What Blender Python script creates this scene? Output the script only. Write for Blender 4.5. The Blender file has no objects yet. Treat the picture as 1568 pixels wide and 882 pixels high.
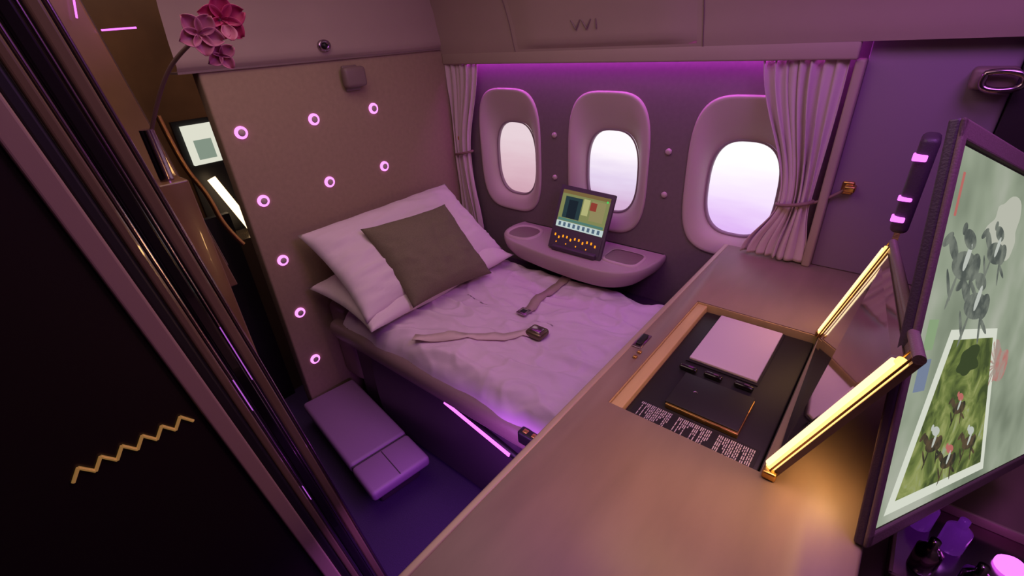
import bpy, bmesh, math, random
from mathutils import Vector, Matrix, noise
random.seed(4)
D=bpy.data; COL=bpy.context.scene.collection
bpy.context.scene.view_settings.view_transform='Standard'
# ------------------------------------------------------------------ helpers
def lin(c): return tuple(((v/12.92) if v<=.04045 else ((v+.055)/1.055)**2.4) for v in c)
def rgb(r,g,b): return lin((r/255,g/255,b/255))
def mat(name,c,rough=.6,metal=0,emit=None,es=0,var=.0,scale=20,bump=0,bscale=200,coat=0,trans=0,alpha=1,sheen=0,stretch=None):
    m=D.materials.new(name); m.use_nodes=True; nt=m.node_tree; b=nt.nodes['Principled BSDF']
    b.inputs['Base Color'].default_value=(*c,1); b.inputs['Roughness'].default_value=rough; b.inputs['Metallic'].default_value=metal
    b.inputs['Coat Weight'].default_value=coat; b.inputs['Transmission Weight'].default_value=trans
    b.inputs['Sheen Weight'].default_value=sheen
    if emit: b.inputs['Emission Color'].default_value=(*emit,1); b.inputs['Emission Strength'].default_value=es
    if var or bump:
        tc=nt.nodes.new('ShaderNodeTexCoord'); mp=nt.nodes.new('ShaderNodeMapping'); nt.links.new(tc.outputs['Object'],mp.inputs[0])
        if stretch: mp.inputs['Scale'].default_value=stretch
    if var:
        n=nt.nodes.new('ShaderNodeTexNoise'); n.inputs['Scale'].default_value=scale; n.inputs['Detail'].default_value=5
        r=nt.nodes.new('ShaderNodeValToRGB'); nt.links.new(mp.outputs[0],n.inputs['Vector']); nt.links.new(n.outputs[0],r.inputs[0])
        r.color_ramp.elements[0].position=.3; r.color_ramp.elements[1].position=.7
        r.color_ramp.elements[0].color=(*[v*(1-var) for v in c],1); r.color_ramp.elements[1].color=(*[min(1,v*(1+var)) for v in c],1)
        nt.links.new(r.outputs[0],b.inputs['Base Color'])
    if bump:
        n=nt.nodes.new('ShaderNodeTexNoise'); n.inputs['Scale'].default_value=bscale
        bu=nt.nodes.new('ShaderNodeBump'); bu.inputs['Strength'].default_value=bump; bu.inputs['Distance'].default_value=.01
        nt.links.new(mp.outputs[0],n.inputs['Vector']); nt.links.new(n.outputs[0],bu.inputs['Height']); nt.links.new(bu.outputs[0],b.inputs['Normal'])
    return m
def emis(name,c,s):
    m=D.materials.new(name); m.use_nodes=True; nt=m.node_tree; nt.nodes.clear()
    e=nt.nodes.new('ShaderNodeEmission'); e.inputs[0].default_value=(*c,1); e.inputs[1].default_value=s
    o=nt.nodes.new('ShaderNodeOutputMaterial'); nt.links.new(e.outputs[0],o.inputs[0]); return m
def obj(name,verts,faces,m=None,smooth=False,parent=None):
    me=D.meshes.new(name); me.from_pydata([tuple(v) for v in verts],[],faces); me.update()
    bm=bmesh.new(); bm.from_mesh(me); bmesh.ops.recalc_face_normals(bm,faces=bm.faces); bm.to_mesh(me); bm.free()
    if smooth:
        for p in me.polygons: p.use_smooth=True
    o=D.objects.new(name,me); COL.objects.link(o)
    if m: me.materials.append(m)
    if parent: o.parent=parent
    return o
def empty(name,loc=(0,0,0)):
    e=D.objects.new(name,None); COL.objects.link(e); e.empty_display_size=.05; return e
def box(name,x0,x1,y0,y1,z0,z1,m,bev=.0,seg=3,parent=None):
    bm=bmesh.new(); bmesh.ops.create_cube(bm,size=1)
    for v in bm.verts: v.co=Vector((x0+(v.co.x+.5)*(x1-x0),y0+(v.co.y+.5)*(y1-y0),z0+(v.co.z+.5)*(z1-z0)))
    if bev: bmesh.ops.bevel(bm,geom=list(bm.edges),offset=bev,segments=seg,profile=.5,affect='EDGES')
    me=D.meshes.new(name); bm.to_mesh(me); bm.free(); me.materials.append(m)
    if bev:
        for p in me.polygons: p.use_smooth=True
    o=D.objects.new(name,me); COL.objects.link(o)
    if parent: o.parent=parent
    return o
def sup(cx,cz,a,b,n,N=64):
    o=[]
    for i in range(N):
        t=2*math.pi*i/N; c,s=math.cos(t),math.sin(t)
        o.append((cx+a*math.copysign(abs(c)**(2/n),c),cz+b*math.copysign(abs(s)**(2/n),s)))
    return o
def loft(name,rings,m,close=False,capend=False,smooth=True,parent=None,capstart=False):
    N=len(rings[0]); v=[p for r in rings for p in r]; f=[]
    for k in range(len(rings)-1):
        for i in range(N):
            j=(i+1)%N; f.append((k*N+i,k*N+j,(k+1)*N+j,(k+1)*N+i))
    if capend: f.append(tuple((len(rings)-1)*N+i for i in range(N)))
    if capstart: f.append(tuple(range(N)))
    return obj(name,v,f,m,smooth,parent)
def tube(name,pts,r,m,parent=None,cyc=False,res=6):
    cu=D.curves.new(name,'CURVE'); cu.dimensions='3D'; cu.bevel_depth=r; cu.bevel_resolution=res
    s=cu.splines.new('NURBS' if len(pts)>2 else 'POLY'); s.points.add(len(pts)-1)
    for p,q in zip(s.points,pts): p.co=(*q,1)
    s.use_endpoint_u=True; s.order_u=3; s.use_cyclic_u=cyc; cu.use_fill_caps=True
    cu.materials.append(m)
    o=D.objects.new(name,cu); COL.objects.link(o)
    dg=bpy.context.evaluated_depsgraph_get(); me=D.meshes.new_from_object(o.evaluated_get(dg))
    D.objects.remove(o); o=D.objects.new(name,me); COL.objects.link(o)
    for p in me.polygons: p.use_smooth=True
    if parent: o.parent=parent
    return o
def cut(o,cutters):
    for c in cutters:
        md=o.modifiers.new('b','BOOLEAN'); md.operation='DIFFERENCE'; md.object=c; md.solver='EXACT'
    dg=bpy.context.evaluated_depsgraph_get(); dg.update(); me=D.meshes.new_from_object(o.evaluated_get(dg))
    o.modifiers.clear(); o.data=me
    for c in cutters: D.objects.remove(c)
def grid(name,fn,nu,nv,m,parent=None,smooth=True):
    v=[fn(i/(nu-1),j/(nv-1)) for j in range(nv) for i in range(nu)]
    f=[(j*nu+i,j*nu+i+1,(j+1)*nu+i+1,(j+1)*nu+i) for j in range(nv-1) for i in range(nu-1)]
    return obj(name,v,f,m,smooth,parent)
# ------------------------------------------------------------------ materials
M_left=mat('fabric_taupe',rgb(156,134,110),.8,var=.06,scale=60,bump=.15,bscale=500)
M_win=mat('window_wall_fabric',rgb(116,100,104),.75,var=.05,scale=60,bump=.1,bscale=400)
M_upper=mat('overhead_plastic',rgb(168,148,136),.6,var=.03,scale=5)
M_bezel=mat('window_plastic',rgb(190,170,166),.55)
M_dark=mat('dark_gap',rgb(34,24,30),.5)
M_blackg=mat('black_gloss',rgb(14,10,12),.15,coat=.3)
M_counter=mat('counter_laminate',rgb(134,114,98),.5,var=.12,scale=16,stretch=(1,.25,1))
M_trim=mat('champagne_trim',rgb(176,154,132),.45,metal=.2)
M_gold=mat('gold_metal',rgb(214,170,98),.3,metal=1)
M_chrome=mat('chrome_metal',rgb(170,150,165),.18,metal=1)
M_bronze=mat('bronze_gloss',rgb(110,96,76),.25,metal=.6)
M_wood=mat('gold_ash_wood',rgb(190,162,108),.55,var=.1,scale=30,stretch=(1,.15,1))
M_sheet=mat('cotton_white',rgb(228,208,216),.85,bump=.1,bscale=600,sheen=.2)
M_duvet=mat('duvet_cotton',rgb(218,194,212),.85,bump=.12,bscale=500,sheen=.2)
M_cush=mat('cushion_weave',rgb(120,110,88),.9,var=.12,scale=250,bump=.3,bscale=700)
M_leather=mat('taupe_leather',rgb(126,104,102),.45,bump=.1,bscale=300)
M_leatherd=mat('dark_leather',rgb(70,54,70),.45,bump=.1,bscale=300)
M_ott=mat('ottoman_leather',rgb(150,110,158),.5,bump=.1,bscale=300)
M_floor=mat('carpet',rgb(60,40,82),.95,var=.25,scale=300,bump=.4,bscale=900)
M_curt=mat('curtain_cloth',rgb(204,180,184),.8,bump=.1,bscale=500,sheen=.3)
M_rope=mat('tieback_cord',rgb(130,100,95),.7)
M_black=mat('matte_black',rgb(18,15,18),.5)
M_paper=mat('paper',rgb(195,176,190),.6)
M_mirror=mat('mirror_glass',rgb(200,190,190),.06,metal=1)
E_mag=emis('led_magenta',(.85,.14,1),2.2)
E_glint=emis('led_magenta_dim',(.55,.12,.75),.8)
E_magw=emis('led_magenta_core',(.95,.28,.95),1.6)
E_strip=emis('led_cove',(.72,.08,1),15)
E_bar=emis('vanity_light',(1,.55,.16),2.2)
E_barc=emis('vanity_light_core',(1,.74,.42),1.6)
# ------------------------------------------------------------------ room shell
floor=box('floor',-1.6,2.5,-3.2,.1,-.05,0,M_floor)
wl=box('wall_left',-.06,0,-1.14,0,0,1.56,M_left,bev=.008)
cutters=[]
W=[.329,.862,1.395]; ZP=1.088
ww=box('wall_window',-.06,2.45,0,.05,0,2.2,M_win)
for x in W:
    r=sup(x,ZP,.172,.272,3.6)
    cutters.append(loft('cutter',[[(a,-.05,b) for a,b in r],[(a,.1,b) for a,b in r]],M_win,capend=True,capstart=True,smooth=False))
cut(ww,cutters)
wr=box('wall_right',2.4,2.46,-3.0,0,0,2.2,M_win)
wa=box('wall_aisle',-1.6,2.5,-3.2,-3.14,0,2.2,M_dark)
ceil=box('ceiling',-1.6,2.5,-3.2,.1,2.2,2.25,M_upper)
wn=box('wall_neighbour',-1.2,-1.14,-3.1,0,0,2.2,M_dark)
# windows
def pane_mat(k,lo,mid,hi):
    m=D.materials.new('sky_haze_%d'%k); m.use_nodes=True; nt=m.node_tree; nt.nodes.clear()
    tc=nt.nodes.new('ShaderNodeTexCoord'); sp=nt.nodes.new('ShaderNodeSeparateXYZ'); nt.links.new(tc.outputs['Object'],sp.inputs[0])
    mr=nt.nodes.new('ShaderNodeMapRange'); mr.inputs[1].default_value=.87; mr.inputs[2].default_value=1.22; nt.links.new(sp.outputs[2],mr.inputs[0])
    nz=nt.nodes.new('ShaderNodeTexNoise'); nz.inputs['Scale'].default_value=9; mp=nt.nodes.new('ShaderNodeMapping'); mp.inputs['Scale'].default_value=(.5,1,2.5)
    nt.links.new(tc.outputs['Object'],mp.inputs[0]); nt.links.new(mp.outputs[0],nz.inputs[0])
    ad=nt.nodes.new('ShaderNodeMath'); ad.operation='MULTIPLY_ADD'; ad.inputs[1].default_value=.3; ad.inputs[2].default_value=-.15; nt.links.new(nz.outputs[0],ad.inputs[0])
    a2=nt.nodes.new('ShaderNodeMath'); a2.operation='ADD'; nt.links.new(ad.outputs[0],a2.inputs[0]); nt.links.new(mr.outputs[0],a2.inputs[1])
    cr=nt.nodes.new('ShaderNodeValToRGB'); nt.links.new(a2.outputs[0],cr.inputs[0])
    e=cr.color_ramp.elements; e[0].position=0.05; e[0].color=(*lo,1); e[1].position=.8; e[1].color=(*hi,1)
    q=e.new(.4); q.color=(*mid,1)
    em=nt.nodes.new('ShaderNodeEmission'); em.inputs[1].default_value=1.05; nt.links.new(cr.outputs[0],em.inputs[0])
    o=nt.nodes.new('ShaderNodeOutputMaterial'); nt.links.new(em.outputs[0],o.inputs[0]); return m
SK=[pane_mat(1,rgb(205,162,178),rgb(218,184,196),rgb(228,206,214)),pane_mat(2,rgb(208,172,208),rgb(225,208,235),rgb(254,246,252)),pane_mat(3,rgb(222,182,242),rgb(242,222,252),rgb(254,250,255))]
M_seal=mat('window_seal',rgb(150,128,140),.5)
for k,x in enumerate(W):
    e=empty('window_%d'%(k+1))
    G=1.045
    R=[]
    for (a,b,y,n,z) in [(.190,.292,0.003,3.6,ZP),(.190,.292,-.006,3.6,ZP),(.184,.286,-.010,3.6,ZP),(.176,.278,-.008,3.6,ZP),(.160,.252,0.0,3.4,ZP-.004),(.140,.212,.022,3.1,ZP-.02),(.126,.182,.05,2.9,G)]:
        R.append([(p,y,q) for p,q in sup(x,z,a,b,n)])
    loft('reveal',R,M_bezel,parent=e)
    R=[]
    for (a,b,y) in [(.127,.183,.048),(.121,.177,.046),(.118,.174,.052),(.118,.174,.066)]:
        R.append([(p,y,q) for p,q in sup(x,G,a,b,2.8)])
    loft('seal',R,M_seal,parent=e)
    r=sup(x,G,.121,.177,2.8); obj('pane',[(p,.062,q) for p,q in r],[tuple(range(len(r)))],SK[k],parent=e)
e=empty('wall_snap_buttons')
for i,(x,z) in enumerate([(.597,1.19),(.597,1.0),(1.128,1.17),(1.128,1.0)]):
    loft('snap_%d'%i,[[(x+rr*math.cos(t*math.pi/8),y,z+rr*math.sin(t*math.pi/8)) for t in range(16)] for rr,y in [(.012,0),(.012,-.006),(.006,-.009)]],M_bezel,capend=True,parent=e)
# valance + cove LED
box('trim_1',-.0,1.66,-.075,-.055,1.485,1.535,M_upper,bev=.006)
box('cove_led_strip',.12,1.6,-.05,-.02,1.53,1.545,E_strip)
box('trim_2',0,2.38,-.07,0,1.546,1.56,M_upper)
M_pan=mat('side_panel_plastic',rgb(136,114,134),.6)
box('trim_5',1.68,1.99,-.03,0,.851,1.545,M_pan,bev=.004)
# overhead panel over the windows
prof=[(-.075,1.53),(-.085,1.56),(-.10,1.62),(-.13,1.70),(-.19,1.80),(-.30,1.93),(-.50,2.06),(-.7,2.2)]
def over(u,v):
    i=min(int(v*(len(prof)-1)),len(prof)-2); t=v*(len(prof)-1)-i
    y=prof[i][0]*(1-t)+prof[i+1][0]*t; z=prof[i][1]*(1-t)+prof[i+1][1]*t
    return (.0+u*2.39,y,z)
op=empty('overhead_panel')
grid('skin',over,40,24,M_upper,parent=op)
for k,x in enumerate([.455,1.235]):
    tube('seam_%d'%k,[(x,a-.001,b) for a,b in prof],.0018,M_leather,parent=op)
def bulge(u,v):
    x,y,z=over(0,v*.75+.04); x=.475+u*.74
    d=min(u,1-u)*8; d2=min(v,1-v)*8
    return (x,y-.012*min(1,d)*min(1,d2),z)
grid('centre_bulge',bulge,24,16,M_upper,parent=op)
for k,x in enumerate([.775,.82]):
    tube('emblem_%d'%k,[(x-.02,-.114,1.630),(x,-.111,1.600)],.003,M_leather,parent=op); tube('emblemb_%d'%k,[(x,-.111,1.600),(x+.02,-.114,1.630)],.003,M_leather,parent=op)
tube('emblem_bar',[(.86,-.114,1.63),(.86,-.111,1.60)],.003,M_leather,parent=op)
# left upper panel
profx=[(.004,1.552),(.02,1.57),(.025,1.64),(.05,1.74),(.12,1.88),(.28,2.03),(.5,2.2)]
def overl(u,v):
    i=min(int(v*(len(profx)-1)),len(profx)-2); t=v*(len(profx)-1)-i
    return (profx[i][0]*(1-t)+profx[i+1][0]*t,-1.2+u*1.12,profx[i][1]*(1-t)+profx[i+1][1]*t)
lp=empty('overhead_locker')
grid('skin',overl,30,20,M_upper,parent=lp)
box('lower_lip',-.06,.008,-1.2,-.08,1.548,1.555,M_leather,parent=lp)
loft('latch_ring',[[(.022+x,-.69+r*math.cos(t*math.pi/12),1.60+r*.8*math.sin(t*math.pi/12)) for t in range(24)] for r,x in [(.026,0),(.026,.012),(.02,.016),(.013,.010)]],M_chrome,capend=True,parent=lp)
loft('latch_button',[[(.032+x,-.69+r*math.cos(t*math.pi/12),1.60+r*.8*math.sin(t*math.pi/12)) for t in range(24)] for r,x in [(.010,0),(.010,.008)]],M_black,capend=True,parent=lp)
# ------------------------------------------------------------------ lit studs
st=empty('wall_stud_lights')
pts=[(0,0),(1,0),(2,0),(0,1),(1,1),(2,1),(0,2),(0,3),(0,4)]
for n,(j,i) in enumerate(pts):
    y=-1.07+.281*j; z=1.349-.250*i
    def ring(r,x): return [(x,y+r*math.cos(t*math.pi/12),z+r*math.sin(t*math.pi/12)) for t in range(24)]
    loft('ring_%d'%n,[ring(.022,.0),(ring(.022,.005)),ring(.0125,.008),ring(.012,.002)],E_magw,parent=st)
    loft('cap_%d'%n,[ring(.0125,.0),ring(.0125,.009),ring(.009,.012)],M_bezel,capend=True,parent=st)
rl=empty('reading_lamp')
box('mount',0,.014,-.625,-.555,1.43,1.525,M_leather,bev=.006,parent=rl)
box('head',.012,.05,-.64,-.54,1.445,1.52,M_leather,bev=.014,parent=rl)
# ------------------------------------------------------------------ curtains
def curtain(name,keys,pl,ph,tz,hook):
    e=empty(name)
    def fn(u,v):
        z=keys[0][0]+(keys[-1][0]-keys[0][0])*v
        for a,b in zip(keys,keys[1:]):
            if a[0]>=z>=b[0]-1e-6:
                t=(a[0]-z)/(a[0]-b[0]); t=t*t*(3-2*t); xl=a[1]+(b[1]-a[1])*t; xr=a[2]+(b[2]-a[2])*t; break
        w=xr-xl; amp=.012+.010*(1-min(1,w/.2))
        uu=u+.03*math.sin(u*9+z*2)
        return (xl+w*u+.004*math.sin(7*u*6.28+z*6),-.05-amp*(.75+.35*math.sin(u*11+ph))*math.sin(uu*pl*6.283+ph)-.006*noise.noise(Vector((u*6,z*5,ph))),z)
    o=grid('cloth',fn,pl*12,60,M_curt,parent=e)
    md=o.modifiers.new('s','SOLIDIFY'); md.thickness=.002
    zz=tz[0]; xl,xr=tz[1],tz[2]
    tube('tie_band',[((xl+xr)/2+(xr-xl)/2*1.15*math.cos(t*math.pi/6),-.05+.03*math.sin(t*math.pi/6),zz+.012*math.cos(t*math.pi/6)*(1 if hook[0]>xl else -1)) for t in range(12)],.006,M_rope,parent=e,cyc=True)
    xe=xr if hook[0]>xr-.05 else xl
    tube('tie_cord',[(xe,-.05,zz+.005),((xe+hook[0])/2,-.055,zz-.0+ (hook[2]-zz)*.4),(hook[0],-.04,hook[2])],.0045,M_rope,parent=e)
    box('hook_plate',hook[0]-.016,hook[0]+.016,-.037,-.0,hook[2]-.02,hook[2]+.02,M_gold,bev=.005,parent=e)
    box('hook',hook[0]-.008,hook[0]+.022,-.06,-.01,hook[2]-.008,hook[2]+.012,M_gold,bev=.005,parent=e)
    return e
curtain('curtain',[(1.50,-.0,.20),(1.07,.01,.10),(.60,.02,.15)],6,.3,(1.07,.01,.11),(.02,0,1.14))
curtain('curtain',[(1.50,1.42,1.64),(1.06,1.545,1.635),(.858,1.46,1.665)],8,1.1,(1.06,1.545,1.635),(1.72,0,1.125))
box('trim_3',1.655,1.680,-.06,0,.85,1.485,M_upper,bev=.006)
# ------------------------------------------------------------------ counter / desk
ct=empty('vanity_desk')
top=box('top',1.394,1.955,-1.58,-.005,.815,.85,M_counter,bev=.006,parent=ct)
c=box('cutter',1.46,1.785,-1.023,-.474,.75,.9,M_wood)
cut(top,[c])
box('front_panel',1.43,1.46,-1.57,-.01,0,.815,M_leatherd,parent=ct)
box('end_panel',1.43,1.95,-1.57,-1.54,0,.815,M_leatherd,parent=ct)
box('edge_trim',1.388,1.404,-1.584,-.01,.838,.8525,M_trim,bev=.004,parent=ct)
box('bin_floor',1.46,1.785,-1.023,-.474,.755,.765,M_black,parent=ct)
box('bin_wall_l',1.455,1.462,-1.025,-.472,.755,.847,M_wood,parent=ct)
box('bin_wall_r',1.783,1.79,-1.025,-.472,.755,.847,M_black,parent=ct)
box('bin_wall_f',1.46,1.785,-.476,-.47,.755,.847,M_wood,parent=ct)
box('bin_wall_n',1.46,1.785,-1.028,-1.021,.755,.847,M_black,parent=ct)
box('bin_ledge_l',1.462,1.492,-1.02,-.476,.765,.843,M_wood,bev=.003,parent=ct)
box('bin_tray',1.494,1.78,-1.018,-.484,.766,.829,M_black,bev=.004,parent=ct)
la=empty('desk_latch')
box('plate',1.405,1.43,-.80,-.73,.850,.854,M_chrome,bev=.001,parent=la)
box('loop',1.41,1.425,-.79,-.74,.853,.860,M_black,bev=.002,parent=la)
for k,y in enumerate([-.815,-.84]): box('dot_%d'%k,1.43,1.44,y-.005,y+.005,.85,.857,M_gold,bev=.002,parent=la)
T=.829
st2=empty('stationery_folder'); box('sheets',1.54,1.705,-.74,-.495,T+.001,T+.009,M_paper,bev=.002,parent=st2); box('back',1.535,1.71,-.75,-.49,T,T+.003,M_black,parent=st2)
nb=empty('notebook'); box('pages',1.563,1.722,-.944,-.820,T+.001,T+.013,M_gold,bev=.001,parent=nb); box('cover',1.56,1.720,-.939,-.815,T+.0125,T+.0165,M_black,bev=.001,parent=nb)
tube('clasp',[(1.60,-.876,T+.017),(1.606,-.866,T+.017),(1.612,-.876,T+.017)],.0008,M_chrome,parent=nb)
pc=empty('cosmetic_tubes')
for k,(x,y) in enumerate([(1.555,-.785),(1.615,-.78),(1.685,-.775)]):
    box('tube_%d'%k,x-.022,x+.022,y-.008,y+.008,T+.001,T+.013,M_blackg,bev=.005,parent=pc); box('cap_%d'%k,x+.0,x+.012,y-.003,y+.003,T+.013,T+.0145,M_chrome,parent=pc)
card=empty('printed_card'); box('sheet',1.505,1.77,-1.016,-.950,T+.0005,T+.002,M_black,parent=card)
E_txt=mat('white_print',rgb(180,170,175),.6)
vs=[];fs=[]
for i in range(20):
    x=1.515+i*.0125
    if i in (6,13): continue
    for s in range(3):
        xx=x+s*.0038; y=-.956
        while y>-1.008:
            L=random.uniform(.005,.014); y2=max(y-L,-1.012-.0)
            b=len(vs); vs+= [(xx,y2,T+.0025),(xx+.0020,y2,T+.0025),(xx+.0020,y,T+.0025),(xx,y,T+.0025)]; fs.append((b,b+1,b+2,b+3)); y=y2-.0025
            if random.random()<.12: break
obj('print_lines',vs,fs,E_txt,parent=card)
# vanity mirror lid
vm=empty('vanity_mirror')
A=Vector((1.787,-.474,.853)); B=Vector((1.80,-1.023,.853)); A2=Vector((1.865,-.474,1.135)); B2=Vector((1.925,-1.023,1.18))
nrm=(B-A).cross(A2-A).normalized()
if nrm.x>0: nrm=-nrm
def slab(name,p,th,m):
    v=[q for q in p]+[q-nrm*th for q in p]
    return obj(name,v,[(0,1,2,3),(7,6,5,4),(0,4,5,1),(1,5,6,2),(2,6,7,3),(3,7,4,0)],m,parent=vm)
slab('back',[A,B,B2,A2],.010,M_leather)
def q(s,t): return (A*(1-s)+B*s)*(1-t)+(A2*(1-s)+B2*s)*t
slab('mirror',[q(.05,.03)+nrm*.003,q(.95,.03)+nrm*.003,q(.95,.95)+nrm*.003,q(.05,.95)+nrm*.003],.002,M_mirror)
tube('light_far',[q(.015,.03)+nrm*.006,q(.015,.97)+nrm*.006],.0055,E_bar,parent=vm)
tube('light_near',[q(.985,.03)+nrm*.006,q(.985,.96)+nrm*.006],.0085,E_bar,parent=vm)
tube('light_far_core',[q(.015,.05)+nrm*.009,q(.015,.95)+nrm*.009],.0045,E_barc,parent=vm)
tube('light_near_core',[q(.983,.05)+nrm*.0115,q(.983,.94)+nrm*.0115],.0075,E_barc,parent=vm)
for s in (-.008,.04,.965,1.005):
    tube('bar_frame',[q(s,.0)+nrm*.006,q(s,1)+nrm*.006],.0018,M_gold,parent=vm)
tube('top_frame',[q(-.01,1.01),q(1.01,1.01)],.008,M_leather,parent=vm)
for s in (.0,1.): box('hinge',q(s,0).x-.012,q(s,0).x+.012,q(s,0).y-.012,q(s,0).y+.012,.85,.868,M_gold,bev=.004,parent=vm)
# ------------------------------------------------------------------ seat bed
bed=empty('seat_bed')
box('base_shell',.12,1.40,-.94,-.30,.0,.47,M_leatherd,bev=.03,parent=bed)
box('rim',.06,1.40,-1.0,-.2,.455,.54,M_leather,bev=.034,seg=6,parent=bed)
box('headrest_base',.005,.16,-.95,-.2,.2,.60,M_leather,bev=.03,parent=bed)
def side(u,v):
    x=.30+1.09*u; z=.04+.42*v; return (x,-.955-.012*math.sin(v*3.14),z)
grid('side_panel',side,20,8,M_leatherd,parent=bed)
tube('slot_frame',[(.76,-.967,.457),(1.12,-.967,.372)],.013,M_black,parent=bed)
tube('light_slot',[(.79,-.980,.450),(1.09,-.980,.381)],.0065,E_mag,parent=bed)
box('controls',1.15,1.27,-1.004,-.97,.50,.548,M_black,bev=.008,parent=bed)
for k in range(3): box('button_%d'%k,1.165+k*.033,1.182+k*.033,-.995,-.98,.54,.5505,M_gold,bev=.002,parent=bed)
box('side_console',.02,1.40,-.2,-.001,0,.52,M_leatherd,bev=.02,parent=bed)
def hbed(x,y):
    h=.61+.02*noise.noise(Vector((x*2.2,y*2.5,1)))
    h+=.016*noise.fractal(Vector((x*4+y*2,y*7-x*3,3)),1,2,4)
    w=noise.noise(Vector((x*3-y*7,y*3+x*2,8)));  h+=.065*max(0,.2-abs(w))
    w=noise.noise(Vector((x*7+y*3,y*9-x*2,18)));  h+=.045*max(0,.18-abs(w))
    h-=.018*math.exp(-((x-.8)**2/.05+(y+.55)**2/.04))
    return h
def duvet(u,v):
    x=.14+1.25*u; y=-.975+.825*v
    y+=.018*noise.noise(Vector((x*6,0,2)))*(1 if v<.5 else -1)
    ed=min(v/.10,(1-v)/.09,1); edx=min(u/.05,1)
    drop=(1-math.sqrt(max(0,1-(1-ed)**2)))*.09+(1-math.sqrt(max(0,1-(1-edx)**2)))*.05
    return (x,y,hbed(x,y)-drop)
dv=empty('duvet'); o=grid('cloth',duvet,220,160,M_duvet,parent=dv)
def pillow(name,c,ex,ey,n,w,h,th,m,sd,pinch=.06,wr=.006):
    vs=[];N=44;F=[]
    for s in (1,-1):
        for j in range(N):
            for i in range(N):
                a=-1+2*i/(N-1); b=-1+2*j/(N-1)
                px=a*(1-pinch*(1-b*b)*abs(a)**2); py=b*(1-pinch*(1-a*a)*abs(b)**2)
                e=(max(0,1-abs(a)**2.6)*max(0,1-abs(b)**2.6))**.5
                z=s*th/2*e+ .016*noise.noise(Vector((a*2+sd,b*2,s)))*e+wr*noise.noise(Vector((a*5+sd,b*5,s)))*e+wr*1.6*max(0,.2-abs(noise.noise(Vector((a*3+b*2+sd,b*4,s*3)))))*5*e*(abs(a)**2*.7+.3)
                vs.append(c+ex*(px*w/2)+ey*(py*h/2)+n*z)
    for s in range(2):
        o0=s*N*N
        for j in range(N-1):
            for i in range(N-1):
                f=(o0+j*N+i,o0+j*N+i+1,o0+(j+1)*N+i+1,o0+(j+1)*N+i); F.append(f if s==0 else f[::-1])
    o=obj(name,vs,F,m,True)
    bm=bmesh.new(); bm.from_mesh(o.data); bmesh.ops.remove_doubles(bm,verts=bm.verts,dist=.0008); bmesh.ops.recalc_face_normals(bm,faces=bm.faces); bm.to_mesh(o.data); bm.free()
    return o
ey=Vector((-.36,0,.27)).normalized(); ex=Vector((0,1,0)); n=Vector((.27,0,.36)).normalized()
pillow('pillow',Vector((.245,-.61,.81)),ex,ey,n,.80,.46,.17,M_sheet,1,wr=.012)
ex2=Vector((.05,1,.02)).normalized(); 
pillow('pillow',Vector((.27,-.62,.685)),ex2,Vector((-.99,0,.12)).normalized(),Vector((.12,0,.99)).normalized(),.80,.44,.12,M_sheet,5,wr=.012)
ey3=Vector((-.25,-.0,.27)).normalized(); ex3=Vector((.10,.98,-.03)).normalized(); n3=ex3.cross(ey3).normalized(); 
if n3.x<0:n3=-n3
pillow('throw_cushion',Vector((.385,-.625,.805)),ex3,ey3,n3,.42,.38,.15,M_cush,9,pinch=.07)
# seat belt
sb=empty('seat_belt')
def ribbon(name,pts,w,m):
    vs=[];P=[];
    for k in range(len(pts)-1):
        for t in range(8): P.append(Vector(pts[k]).lerp(Vector(pts[k+1]),t/8))
    P.append(Vector(pts[-1]))
    for i,p in enumerate(P):
        d=(P[min(i+1,len(P)-1)]-P[max(i-1,0)]).normalized(); s=Vector((-d.y,d.x))
        for k in (-1,1):
            x=p.x+s.x*w/2*k; y=p.y+s.y*w/2*k; vs.append((x,y,hbed(x,y)+.009))
    o=obj(name,vs,[(2*i,2*i+1,2*i+3,2*i+2) for i in range(len(P)-1)],m,True,parent=sb)
    md=o.modifiers.new('s','SOLIDIFY'); md.thickness=.003
    return o
M_belt=mat('belt_webbing',rgb(172,146,142),.7,bump=.2,bscale=900); M_belt2=mat('belt_webbing_pale',rgb(212,188,186),.7,bump=.2,bscale=900)
ribbon('strap_far',[(.80,-.20,0),(.79,-.36,0),(.80,-.51,0)],.045,M_belt)
ribbon('strap_near',[(.60,-.93,0),(.74,-.83,0),(.93,-.64,0)],.045,M_belt2)
h=hbed(.81,-.52)+.012; box('tongue',.782,.828,-.55,-.505,h-.004,h+.004,M_chrome,bev=.002,parent=sb); box('slot',.793,.817,-.54,-.517,h+.003,h+.005,M_black,parent=sb)
h=hbed(.96,-.62)+.018
o=box('buckle',.915,.99,-.665,-.60,h-.014,h+.016,M_bronze,bev=.014,seg=4,parent=sb); box('buckle_plate',.93,.978,-.653,-.618,h+.012,h+.020,M_chrome,bev=.004,parent=sb)
# ------------------------------------------------------------------ ottoman
ot=empty('ottoman')
def rotbox(name,cx,cy,ang,x0,x1,y0,y1,z0,z1,m,bev,par):
    o=box(name,x0,x1,y0,y1,z0,z1,m,bev=bev,seg=4,parent=par); M=Matrix.Translation((cx,cy,0))@Matrix.Rotation(ang,4,'Z'); o.data.transform(M); return o
a=-.14
rotbox('pad',.02,-1.07,a,0,.50,-.12,.13,.12,.17,M_ott,.016,ot)
rotbox('pad_end',.02,-1.07,a,.505,.68,-.12,.13,.12,.168,M_ott,.016,ot)
rotbox('plinth',.02,-1.07,a,.05,.60,-.07,.11,0,.13,M_leatherd,.01,ot)
rotbox('stitch_a',.02,-1.07,a,.50,.505,-.115,.125,.13,.162,M_leatherd,.001,ot)
rotbox('stitch_b',.02,-1.07,a,.52,.67,.002,.006,.167,.1695,M_leatherd,.0005,ot)
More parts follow.
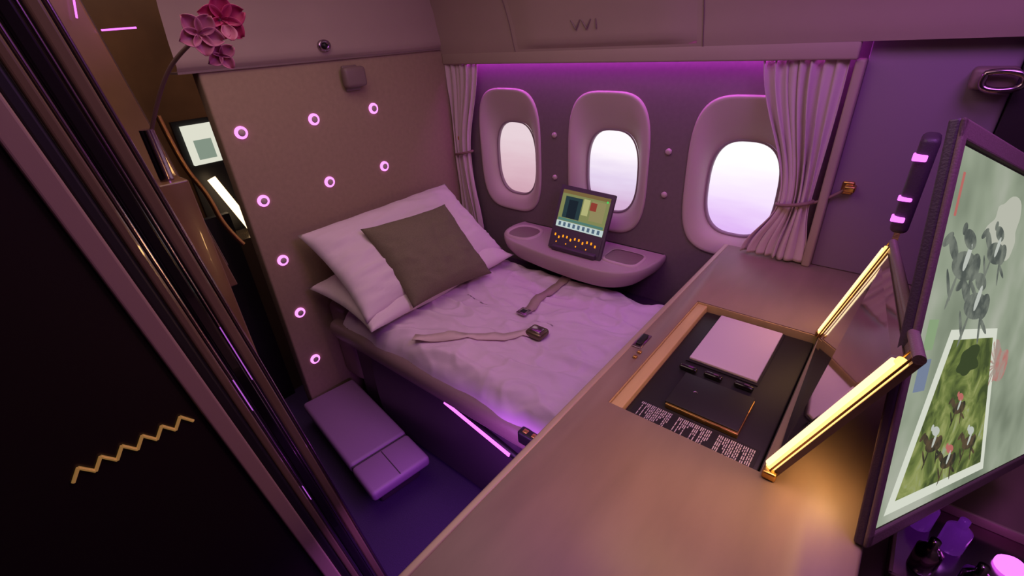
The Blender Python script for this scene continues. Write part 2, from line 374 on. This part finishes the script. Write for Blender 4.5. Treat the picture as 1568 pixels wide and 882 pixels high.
# ------------------------------------------------------------------ shelf + tablet
sh=empty('side_shelf')
def outline(off):
    P=[]
    raw=[(.40,-.002),(.385,-.08),(.40,-.16),(.47,-.225),(.60,-.255),(.75,-.275),(.92,-.285),(1.05,-.27),(1.13,-.20),(1.16,-.10),(1.165,-.002)]
    cx,cy=.78,-.05
    for x,y in raw: P.append((x+(cx-x)*off,y+(cy-y)*off if y<-.01 else y))
    out=[]
    for i in range(len(P)-1):
        for t in range(5):
            a=P[max(i-1,0)];b=P[i];c=P[i+1];d=P[min(i+2,len(P)-1)];s=t/5
            out.append(tuple(.5*(2*b[k]+(c[k]-a[k])*s+(2*a[k]-5*b[k]+4*c[k]-d[k])*s*s+(3*b[k]-a[k]-3*c[k]+d[k])*s**3) for k in (0,1)))
    out.append(P[-1]); return [(x,min(y,-.002)) for x,y in out]
rr=[(.35,.62),(.12,.655),(.03,.69),(0,.72),(0,.738),(.015,.745),(.04,.742),(.05,.742)]
M_shelf=mat('shelf_plastic',rgb(172,150,150),.5)
loft('body',[[(x,y,z) for x,y in outline(o_)] for o_,z in rr],M_shelf,capend=True,capstart=True,parent=sh)
def ov(cx,cy,a,b,z,n=2.6): return [(p,q_,z) for p,q_ in sup(cx,cy,a,b,n,40)]
loft('tray_rim',[ov(.495,-.12,.088,.085,.742),ov(.495,-.12,.084,.081,.750),ov(.495,-.12,.076,.073,.750),ov(.495,-.12,.070,.067,.7435)],M_bezel,capend=False,parent=sh)
obj('tray_well',ov(.495,-.12,.073,.070,.7445),[tuple(range(40))],M_leather,parent=sh)
loft('slot_rim',[ov(1.03,-.12,.085,.07,.742,4),ov(1.03,-.12,.082,.067,.748,4),ov(1.03,-.12,.074,.059,.748,4)],M_bezel,parent=sh)
obj('slot_well',ov(1.03,-.12,.074,.059,.7455,4),[tuple(range(40))],M_leather,parent=sh)
tb=empty('seat_tablet')
TL=Vector((.675,-.05,.985)); TR=Vector((.935,-.05,.975)); BL=Vector((.70,-.20,.755)); BR=Vector((.955,-.20,.748))
tn=(TR-TL).cross(BL-TL).normalized()
if tn.y>0: tn=-tn
def tp(u,v,o_=0): return (TL.lerp(TR,u)).lerp(BL.lerp(BR,u),v)+tn*o_
def tquad(name,u0,u1,v0,v1,off,m,th=.0):
    p=[tp(u0,v0,off),tp(u1,v0,off),tp(u1,v1,off),tp(u0,v1,off)]
    if th:
        p2=[a-tn*th for a in p]; return obj(name,p+p2,[(0,1,2,3),(7,6,5,4),(0,4,5,1),(1,5,6,2),(2,6,7,3),(3,7,4,0)],m,parent=tb)
    return obj(name,p,[(0,1,2,3)],m,parent=tb)
tquad('case',-.02,1.02,-.02,1.02,0,M_leatherd,.014)
tquad('display',.04,.96,.05,.66,.001,emis('scr_olive',rgb(128,132,84),1))
tquad('display_top',.04,.96,.05,.11,.0015,emis('scr_tan',rgb(120,98,62),1))
tquad('photo',.12,.46,.15,.50,.002,emis('scr_navy',rgb(40,58,64),1.0))
tquad('photo_in',.20,.38,.20,.50,.0022,emis('scr_navy2',rgb(28,36,46),1.0))
tquad('photo_side',.48,.60,.14,.40,.002,emis('scr_green',rgb(176,176,120),1))
tquad('photo_b',.64,.90,.14,.46,.002,emis('scr_brown',rgb(142,134,92),1.0))
tquad('photo_c',.62,.74,.17,.30,.0024,emis('scr_red',rgb(140,60,50),1.0))
tquad('dot_green',.90,.93,.10,.13,.003,emis('scr_dot',rgb(60,200,90),1.2))
tquad('bar_white',.04,.96,.56,.66,.002,emis('scr_white',rgb(190,205,205),1))
tquad('bar_teal',.06,.94,.51,.55,.002,emis('scr_teal',rgb(80,120,110),1))
E_key=emis('scr_key',rgb(80,100,120),1)
for i in range(9): tquad('key_%d'%i,.09+i*.095,.14+i*.095,.575,.64,.0025,E_key)
tquad('lower_panel',.02,.98,.70,.98,.003,M_leatherd,.003)
E_or=emis('orange_key',rgb(255,150,30),1.4)
for i in range(11):
    dv_=.03 if i%3==1 else 0
    tquad('okey_%d'%i,.07+i*.08,.098+i*.08,.78+dv_,.82+dv_,.004,E_or)
for i in range(4): tquad('okeyb_%d'%i,.12+i*.2,.14+i*.2,.90,.92,.004,E_or)
box('dock',.72,.94,-.215,-.15,.743,.765,M_leatherd,bev=.006,parent=tb)
# ------------------------------------------------------------------ monitor on right
mo=empty('video_monitor')
er=Vector((.372,.869,-.326)).normalized(); ed=Vector((.104,-.388,-.915)); ed=(ed-er*ed.dot(er)).normalized(); mn=Vector((.922,-.306,.235)).normalized()
SC=1.17
O=Vector((1.841,-1.762,1.611))+Vector((.048,.805,-.157))*SC
def mp(u,v,o_=0): return O+er*(u*SC)+ed*(v*SC)+mn*o_
def mquad(name,u0,u1,v0,v1,off,m,th=0):
    p=[mp(u0,v0,off),mp(u1,v0,off),mp(u1,v1,off),mp(u0,v1,off)]
    if th:
        p2=[a-mn*th for a in p]; o=obj(name,p+p2,[(0,1,2,3),(7,6,5,4),(0,4,5,1),(1,5,6,2),(2,6,7,3),(3,7,4,0)],m,parent=mo)
        md=o.modifiers.new('b','BEVEL'); md.width=.004; md.segments=3; return o
    return obj(name,p,[(0,1,2,3)],m,parent=mo)
H=.515;Wd=.69
mquad('housing',-.020,Wd+.012,-.03,H+.025,-.002,M_leatherd,.015)
mquad('bezel_l',-.020,-.004,-.03,H+.025,.004,M_leather,.008); mquad('bezel_t',-.020,Wd+.012,-.03,-.004,.004,M_leather,.008); mquad('bezel_b',-.020,Wd+.012,H+.004,H+.025,.004,M_leather,.008)
def noisy_em(name,stops,scale,det=3,dist=0):
    m=D.materials.new(name); m.use_nodes=True; nt=m.node_tree; nt.nodes.clear()
    tc=nt.nodes.new('ShaderNodeTexCoord'); n=nt.nodes.new('ShaderNodeTexNoise'); n.inputs['Scale'].default_value=scale; n.inputs['Detail'].default_value=det; n.inputs['Distortion'].default_value=dist
    cr=nt.nodes.new('ShaderNodeValToRGB'); e=cr.color_ramp.elements; e[0].position=stops[0][0]; e[0].color=(*stops[0][1],1); e[1].position=stops[-1][0]; e[1].color=(*stops[-1][1],1)
    for p,c in stops[1:-1]: k=e.new(p); k.color=(*c,1)
    em=nt.nodes.new('ShaderNodeEmission')
    o=nt.nodes.new('ShaderNodeOutputMaterial'); nt.links.new(tc.outputs['Object'],n.inputs[0]); nt.links.new(n.outputs[0],cr.inputs[0]); nt.links.new(cr.outputs[0],em.inputs[0]); nt.links.new(em.outputs[0],o.inputs[0]); return m
mquad('screen',0,Wd,0,H,.001,noisy_em('monitor_picture',[(.35,rgb(116,126,108)),(.5,rgb(146,156,136)),(.65,rgb(172,176,162))],4))
E_w=emis('mon_white',rgb(212,216,202),1.0); E_dk=noisy_em('mon_dark',[(.4,rgb(80,86,82)),(.6,rgb(118,124,114))],30); E_gr=noisy_em('mon_green',[(.35,rgb(66,78,46)),(.5,rgb(106,120,64)),(.6,rgb(144,152,92)),(.7,rgb(150,160,140))],14,6,1)
E_rd=emis('mon_red',rgb(190,110,104),.9); E_dk2=noisy_em('mon_horse',[(.4,rgb(50,50,42)),(.6,rgb(88,74,56))],40); E_ev=emis('mon_white2',rgb(185,190,182),1)
def ppoly(name,P,off,m): obj(name,[mp(a,b,off) for a,b in P],[tuple(range(len(P)))],m,parent=mo)
ppoly('border',[(.015,.500),(.42,.500),(.30,.235),(.10,.235)],.002,E_w); ppoly('inset',[(.04,.482),(.39,.482),(.285,.25),(.115,.25)],.003,E_gr)
mquad('red_tag',.010,.018,.03,.085,.003,E_rd)
def blob(name,cu,cv,s,m,seed,off=.003,ax=1.3):
    N=48; pts=[]
    for i in range(N):
        t=2*math.pi*i/N; r=s*(.75+.5*noise.noise(Vector((math.cos(t)*1.3+seed,math.sin(t)*1.3,seed))))
        pts.append(mp(cu+r*math.cos(t)*ax,cv+r*math.sin(t),off))
    pts.append(mp(cu,cv,off)); obj(name,pts,[(i,(i+1)%N,N) for i in range(N)],m,parent=mo)
mquad('badge_blue',.012,.05,.275,.32,.003,emis('mon_blue',rgb(116,128,152),1)); mquad('badge_green',.012,.045,.22,.262,.003,emis('mon_lime',rgb(136,160,122),1))
blob('pale_a',.22,.08,.05,emis('mon_pale',rgb(182,184,170),1),4,.0018,2); blob('pink_crowd',.34,.30,.05,noisy_em('mon_crowd',[(.4,rgb(160,145,134)),(.6,rgb(180,110,104))],30),9,.002,1.6)
def horse(name,cu,cv,s,m,off=.0035,rm=None):
    def ell(nm,a,b,ra,rb,ang=0,mm=None):
        P=[]
        for i in range(20):
            t=i*math.pi/10; x=ra*math.cos(t); y=rb*math.sin(t); P.append(mp(cu+(a+x*math.cos(ang)-y*math.sin(ang))*s,cv+(b+x*math.sin(ang)+y*math.cos(ang))*s,off))
        obj(nm,P,[tuple(range(20))],mm or m,parent=mo)
    ell(name+'_trunk',0,0,.5,.2,.05); ell(name+'_neck',-.55,-.2,.26,.1,.6); ell(name+'_head',-.8,-.3,.17,.075,-.5); ell(name+'_haunch',.35,-.0,.22,.2)
    off+=.0002
    ell(name+'_rider',-.05,-.36,.26,.12,.25,rm); ell(name+'_helmet',-.32,-.48,.085,.085,0,rm); ell(name+'_riderleg',.0,-.12,.08,.2,.3,E_ev)
    for k,(a,b,g) in enumerate([(-.45,.28,.9),(-.3,.36,1.9),(.35,.34,1.2),(.5,.3,.5)]): ell(name+'_leg%d'%k,a,b,.27,.045,g)
for i,(a,b,s) in enumerate([(.09,.145,.10),(.20,.12,.08),(.17,.20,.10)]): horse('horse_%d'%i,a,b,s,E_dk)
for i,(a,b,s) in enumerate([(.13,.41,.06),(.20,.36,.05),(.29,.43,.06),(.21,.45,.06)]): horse('horse_in_%d'%i,a,b,s,E_dk2,.0045,[E_ev,E_rd][i%2])
blob('tree',.2,.285,.03,emis('mon_dgreen',rgb(62,74,46),.9),3,.004,2)
mquad('stand',.25,.45,.2,.55,-.02,M_leatherd,.03)
lc=empty('side_console'); box('body',1.97,2.39,-1.58,-.13,0,.42,M_leatherd,bev=.01,parent=lc); box('lid',1.962,2.39,-1.585,-.13,.42,.44,M_counter,bev=.004,parent=lc)
box('trim_4',1.992,2.39,-.06,0,.0,2.19,M_dark)
hd=empty('door_handle')
tube('loop',[(1.93,-.10,1.455),(1.96,-.105,1.462),(2.0,-.105,1.452),(2.0,-.105,1.425),(1.96,-.105,1.415),(1.92,-.10,1.425)],.0075,M_chrome,parent=hd,cyc=True)
box('mount',1.905,1.99,-.085,-.0,1.415,1.465,M_leather,bev=.01,parent=hd)
sc=empty('mood_light_fixture')  # dark box on a post carrying small glowing magenta pieces
box('body',1.85,1.885,-.42,-.34,1.14,1.36,M_leatherd,bev=.012,parent=sc)
for k,(z,h_) in enumerate([(1.31,.014),(1.22,.008),(1.17,.012)]): box('lamp_%d'%k,1.846,1.872,-.427,-.40,z,z+h_,E_mag,bev=.003,parent=sc)
box('post',1.862,1.874,-.385,-.375,.851,1.15,M_chrome,parent=sc)
# amenity bottles in a tray on the low console under the monitor
gc=empty('amenity_tray')
box('tray',2.06,2.36,-.78,-.48,.441,.452,M_chrome,bev=.004,parent=gc)
for nm_,a_ in (('rail_a',(2.06,2.36,-.78,-.772)),('rail_b',(2.06,2.36,-.488,-.48)),('rail_c',(2.06,2.068,-.78,-.48)),('rail_d',(2.352,2.36,-.78,-.48))): box(nm_,*a_,.452,.48,M_trim,bev=.002,parent=gc)
M_vg=mat('violet_glass',rgb(120,60,150),.1,coat=.5,emit=rgb(120,40,170),es=.25)  # purple light on the glass put in as faint emission
for k,(x,y) in enumerate([(2.12,-.70),(2.17,-.60),(2.20,-.71),(2.11,-.57)]):
    loft('bottle_%d'%k,[[(x+r*math.cos(t*math.pi/10),y+r*math.sin(t*math.pi/10),z) for t in range(20)] for r,z in [(.022,.452),(.025,.457),(.025,.52),(.014,.532),(.010,.536),(.010,.555)]],[M_chrome,M_vg][k%2],capend=True,capstart=True,parent=gc)
loft('lamp',[[(2.28+r*math.cos(t*math.pi/10),-.58+r*math.sin(t*math.pi/10),z) for t in range(20)] for r,z in [(.03,.452),(.03,.46),(.02,.472)]],E_mag,capend=True,parent=gc)  # small glowing magenta disc set among the bottles
# ------------------------------------------------------------------ door edge and frames on the left
def lean(y,z): return y-.115*(z-.63)/.98
def post(name,x,y0,y1,th,m,par,z0=0,z1=2.15,bev=.004):
    v=[]
    for z in (z0,z1):
        v+=[(x,lean(y0,z),z),(x,lean(y1,z),z),(x-th,lean(y1,z),z),(x-th,lean(y0,z),z)]
    o=obj(name,v,[(0,1,2,3),(7,6,5,4),(0,4,5,1),(1,5,6,2),(2,6,7,3),(3,7,4,0)],m,parent=par)
    if bev: md=o.modifiers.new('b','BEVEL'); md.width=bev; md.segments=3
    return o
d=empty('door_1')
M_door=mat('door_brown_black',rgb(30,20,18),.35)
post('panel',1.0,-2.35,-1.61,.035,M_door,d,0,2.15)
post('edge_strip',1.012,-1.612,-1.582,.05,mat('door_edge_plastic',rgb(150,126,110),.5),d)
post('gap',1.0,-1.582,-1.565,.04,M_black,d)
M_ol=mat('olive_gloss',rgb(104,88,64),.22,coat=.4)
for k,(a,b,m) in enumerate([(-1.563,-1.548,M_ol),(-1.546,-1.541,M_chrome),(-1.538,-1.518,M_blackg),(-1.516,-1.512,M_chrome),(-1.508,-1.490,M_ol),(-1.487,-1.481,M_chrome)]):
    post('rail_%d'%k,1.0-.006*k,a,b,.03,m,d)
post('led_a',1.002,-1.5445,-1.5430,.004,E_glint,d,1.0,1.08,0); post('led_b',.982,-1.5148,-1.513,.004,E_glint,d,1.05,1.18,0); post('led_c',1.002,-1.5445,-1.5430,.004,E_glint,d,.70,.75,0)  # purple highlights on the rails, put in as thin glowing slivers
M_zig=mat('gold_inlay',rgb(190,150,90),.35,metal=.5,emit=rgb(200,150,80),es=.3)  # reflection of lit gold trim on the door, drawn as a glowing line
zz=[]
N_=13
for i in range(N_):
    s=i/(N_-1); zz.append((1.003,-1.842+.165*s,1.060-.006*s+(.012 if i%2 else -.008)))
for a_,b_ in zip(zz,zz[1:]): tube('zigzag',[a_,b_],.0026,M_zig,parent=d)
M_brown=mat('brown_gloss',rgb(120,90,58),.3,coat=.3,var=.3,scale=4)
pt=empty('neighbour_suite_partition')
box('panel',-.35,-.32,-1.42,-1.10,0,1.0,M_black,parent=pt)
post('gold_edge',.25,-1.30,-1.285,.02,M_bronze,pt,1.0,2.1)
post('brown_panel',.30,-1.38,-1.30,.015,M_brown,pt,.95,2.1)  # glossy gold and brown strips stand in for reflections in the gap
tube('gold_curve',[(.1,-1.32,1.45),(.1,-1.31,1.3),(.1,-1.27,1.2),(.1,-1.26,1.08),(.1,-1.22,1.0)],.008,M_gold,parent=pt)
tube('purple_trim_a',[(.33,-1.42,1.665),(.33,-1.35,1.668)],.002,E_mag,parent=pt); tube('purple_trim_b',[(.33,-1.455,1.69),(.33,-1.44,1.75)],.002,E_mag,parent=pt)  # purple lines of light, drawn as thin glowing tubes
box('back_panel',-.62,-.58,-1.6,-.9,0,2.1,M_brown,parent=pt)
nm=empty('neighbour_screen'); box('screen',-.52,-.5,-1.105,-.985,1.18,1.34,emis('doc_white',rgb(222,222,205),1),parent=nm); box('image',-.499,-.497,-1.08,-1.01,1.2,1.28,emis('doc_grey',rgb(130,145,130),1),parent=nm); box('frame',-.54,-.52,-1.13,-.96,.0,1.36,M_black,parent=nm)
nl=empty('neighbour_lamp'); tube('tube_light',[(-.48,-1.07,1.12),(-.42,-1.0,.88)],.018,emis('lamp_warm',(1,.72,.42),2.5),parent=nl); box('base',-.5,-.35,-1.1,-.9,.0,.86,M_bronze,parent=nl)
# ------------------------------------------------------------------ orchid
oc=empty('orchid_flower')
M_pet=mat('orchid_petal',rgb(165,40,90),.5,var=.2,scale=40); M_pet2=mat('orchid_petal_pale',rgb(180,105,130),.5); M_stem=mat('orchid_stem',rgb(80,55,50),.6)
OC=Vector((.66,-1.285,1.665))
def petal(c,ang,L,w,m,tilt=.2):
    def fn(u,v):
        a=(u-.5)*2; r=v*L; ww_=w*math.sin(math.pi*min(1,v*.9+.08))**.7*a
        x=math.cos(ang)*r-math.sin(ang)*ww_; z=math.sin(ang)*r+math.cos(ang)*ww_
        return c+Vector((.75*tilt*r+.012*a*a,0,0))+Vector((.25,.97,0))*x+Vector((0,0,1))*z
    o=grid('petal',fn,9,9,m,parent=oc); md=o.modifiers.new('s','SOLIDIFY'); md.thickness=.001
for a in range(5): petal(OC,a*1.257+.3,.044,.021,M_pet)
petal(OC+Vector((.005,0,-.01)),4.7,.03,.015,M_pet2,.6)
for a in range(5): petal(OC+Vector((.02,-.06,-.025)),a*1.257+.9,.040,.018,M_pet2)
for a in range(4): petal(OC+Vector((.01,-.03,-.065)),a*1.57+.5,.03,.013,M_pet2)
tube('stem',[tuple(OC),(.64,-1.35,1.63),(.60,-1.42,1.56),(.57,-1.47,1.45)],.004,M_stem,parent=oc)
tube('vase',[(.57,-1.47,1.47),(.57,-1.47,1.36)],.014,M_chrome,parent=oc)
box('plinth',.53,.61,-1.50,-1.44,0,1.36,M_brown,bev=.004,parent=oc)
# ------------------------------------------------------------------ lights
def area(name,loc,rot,sx,sy,p,c,tgt=None):
    l=D.lights.new(name,'AREA'); l.shape='RECTANGLE'; l.size=sx; l.size_y=sy; l.energy=p; l.color=c
    o=D.objects.new(name,l); COL.objects.link(o); o.location=loc; o.rotation_euler=rot
    if tgt is not None: o.rotation_euler=(Vector(tgt)-Vector(loc)).to_track_quat('-Z','Y').to_euler()
    return o
area('ceiling_light',(.75,-1.15,2.15),(0,0,0),1.5,1.1,10.5,(1,.70,.66))
area('mood_ceiling_light',(2.05,-.75,2.1),(0,math.radians(20),0),.5,.7,10,(.66,.20,1))
area('floor_mood_light',(1.2,-1.25,.6),(0,0,0),.3,.3,3.2,(.62,.16,1))
pn=q(.985,.55)+nrm*.03; area('vanity_lamp',tuple(pn),(0,0,0),.02,.26,1.2,(1,.55,.2),tgt=tuple(pn+Vector((-.6,-.15,-.5))))
pn=q(.015,.55)+nrm*.03; area('vanity_lamp',tuple(pn),(0,0,0),.02,.26,.5,(1,.55,.2),tgt=tuple(pn+Vector((-.5,.1,-.6))))
w=D.worlds.new('cabin'); bpy.context.scene.world=w; w.use_nodes=True
w.node_tree.nodes['Background'].inputs[0].default_value=(.6,.33,.68,1); w.node_tree.nodes['Background'].inputs[1].default_value=.52
# ------------------------------------------------------------------ camera
cam=D.cameras.new('camera'); co=D.objects.new('camera',cam); COL.objects.link(co); bpy.context.scene.camera=co
yaw,p,r=.724,.505,-.066
f=Vector((-math.sin(yaw)*math.cos(p),math.cos(yaw)*math.cos(p),-math.sin(p))); Rv=Vector((math.cos(yaw),math.sin(yaw),0)); U=Rv.cross(f)
R2=math.cos(r)*Rv+math.sin(r)*U; U2=-math.sin(r)*Rv+math.cos(r)*U
m=Matrix((R2,U2,-f)).transposed().to_4x4(); m.translation=Vector((1.841,-1.762,1.611)); co.matrix_world=m
cam.sensor_width=36; cam.lens=36*713.3/1568; cam.clip_start=.02
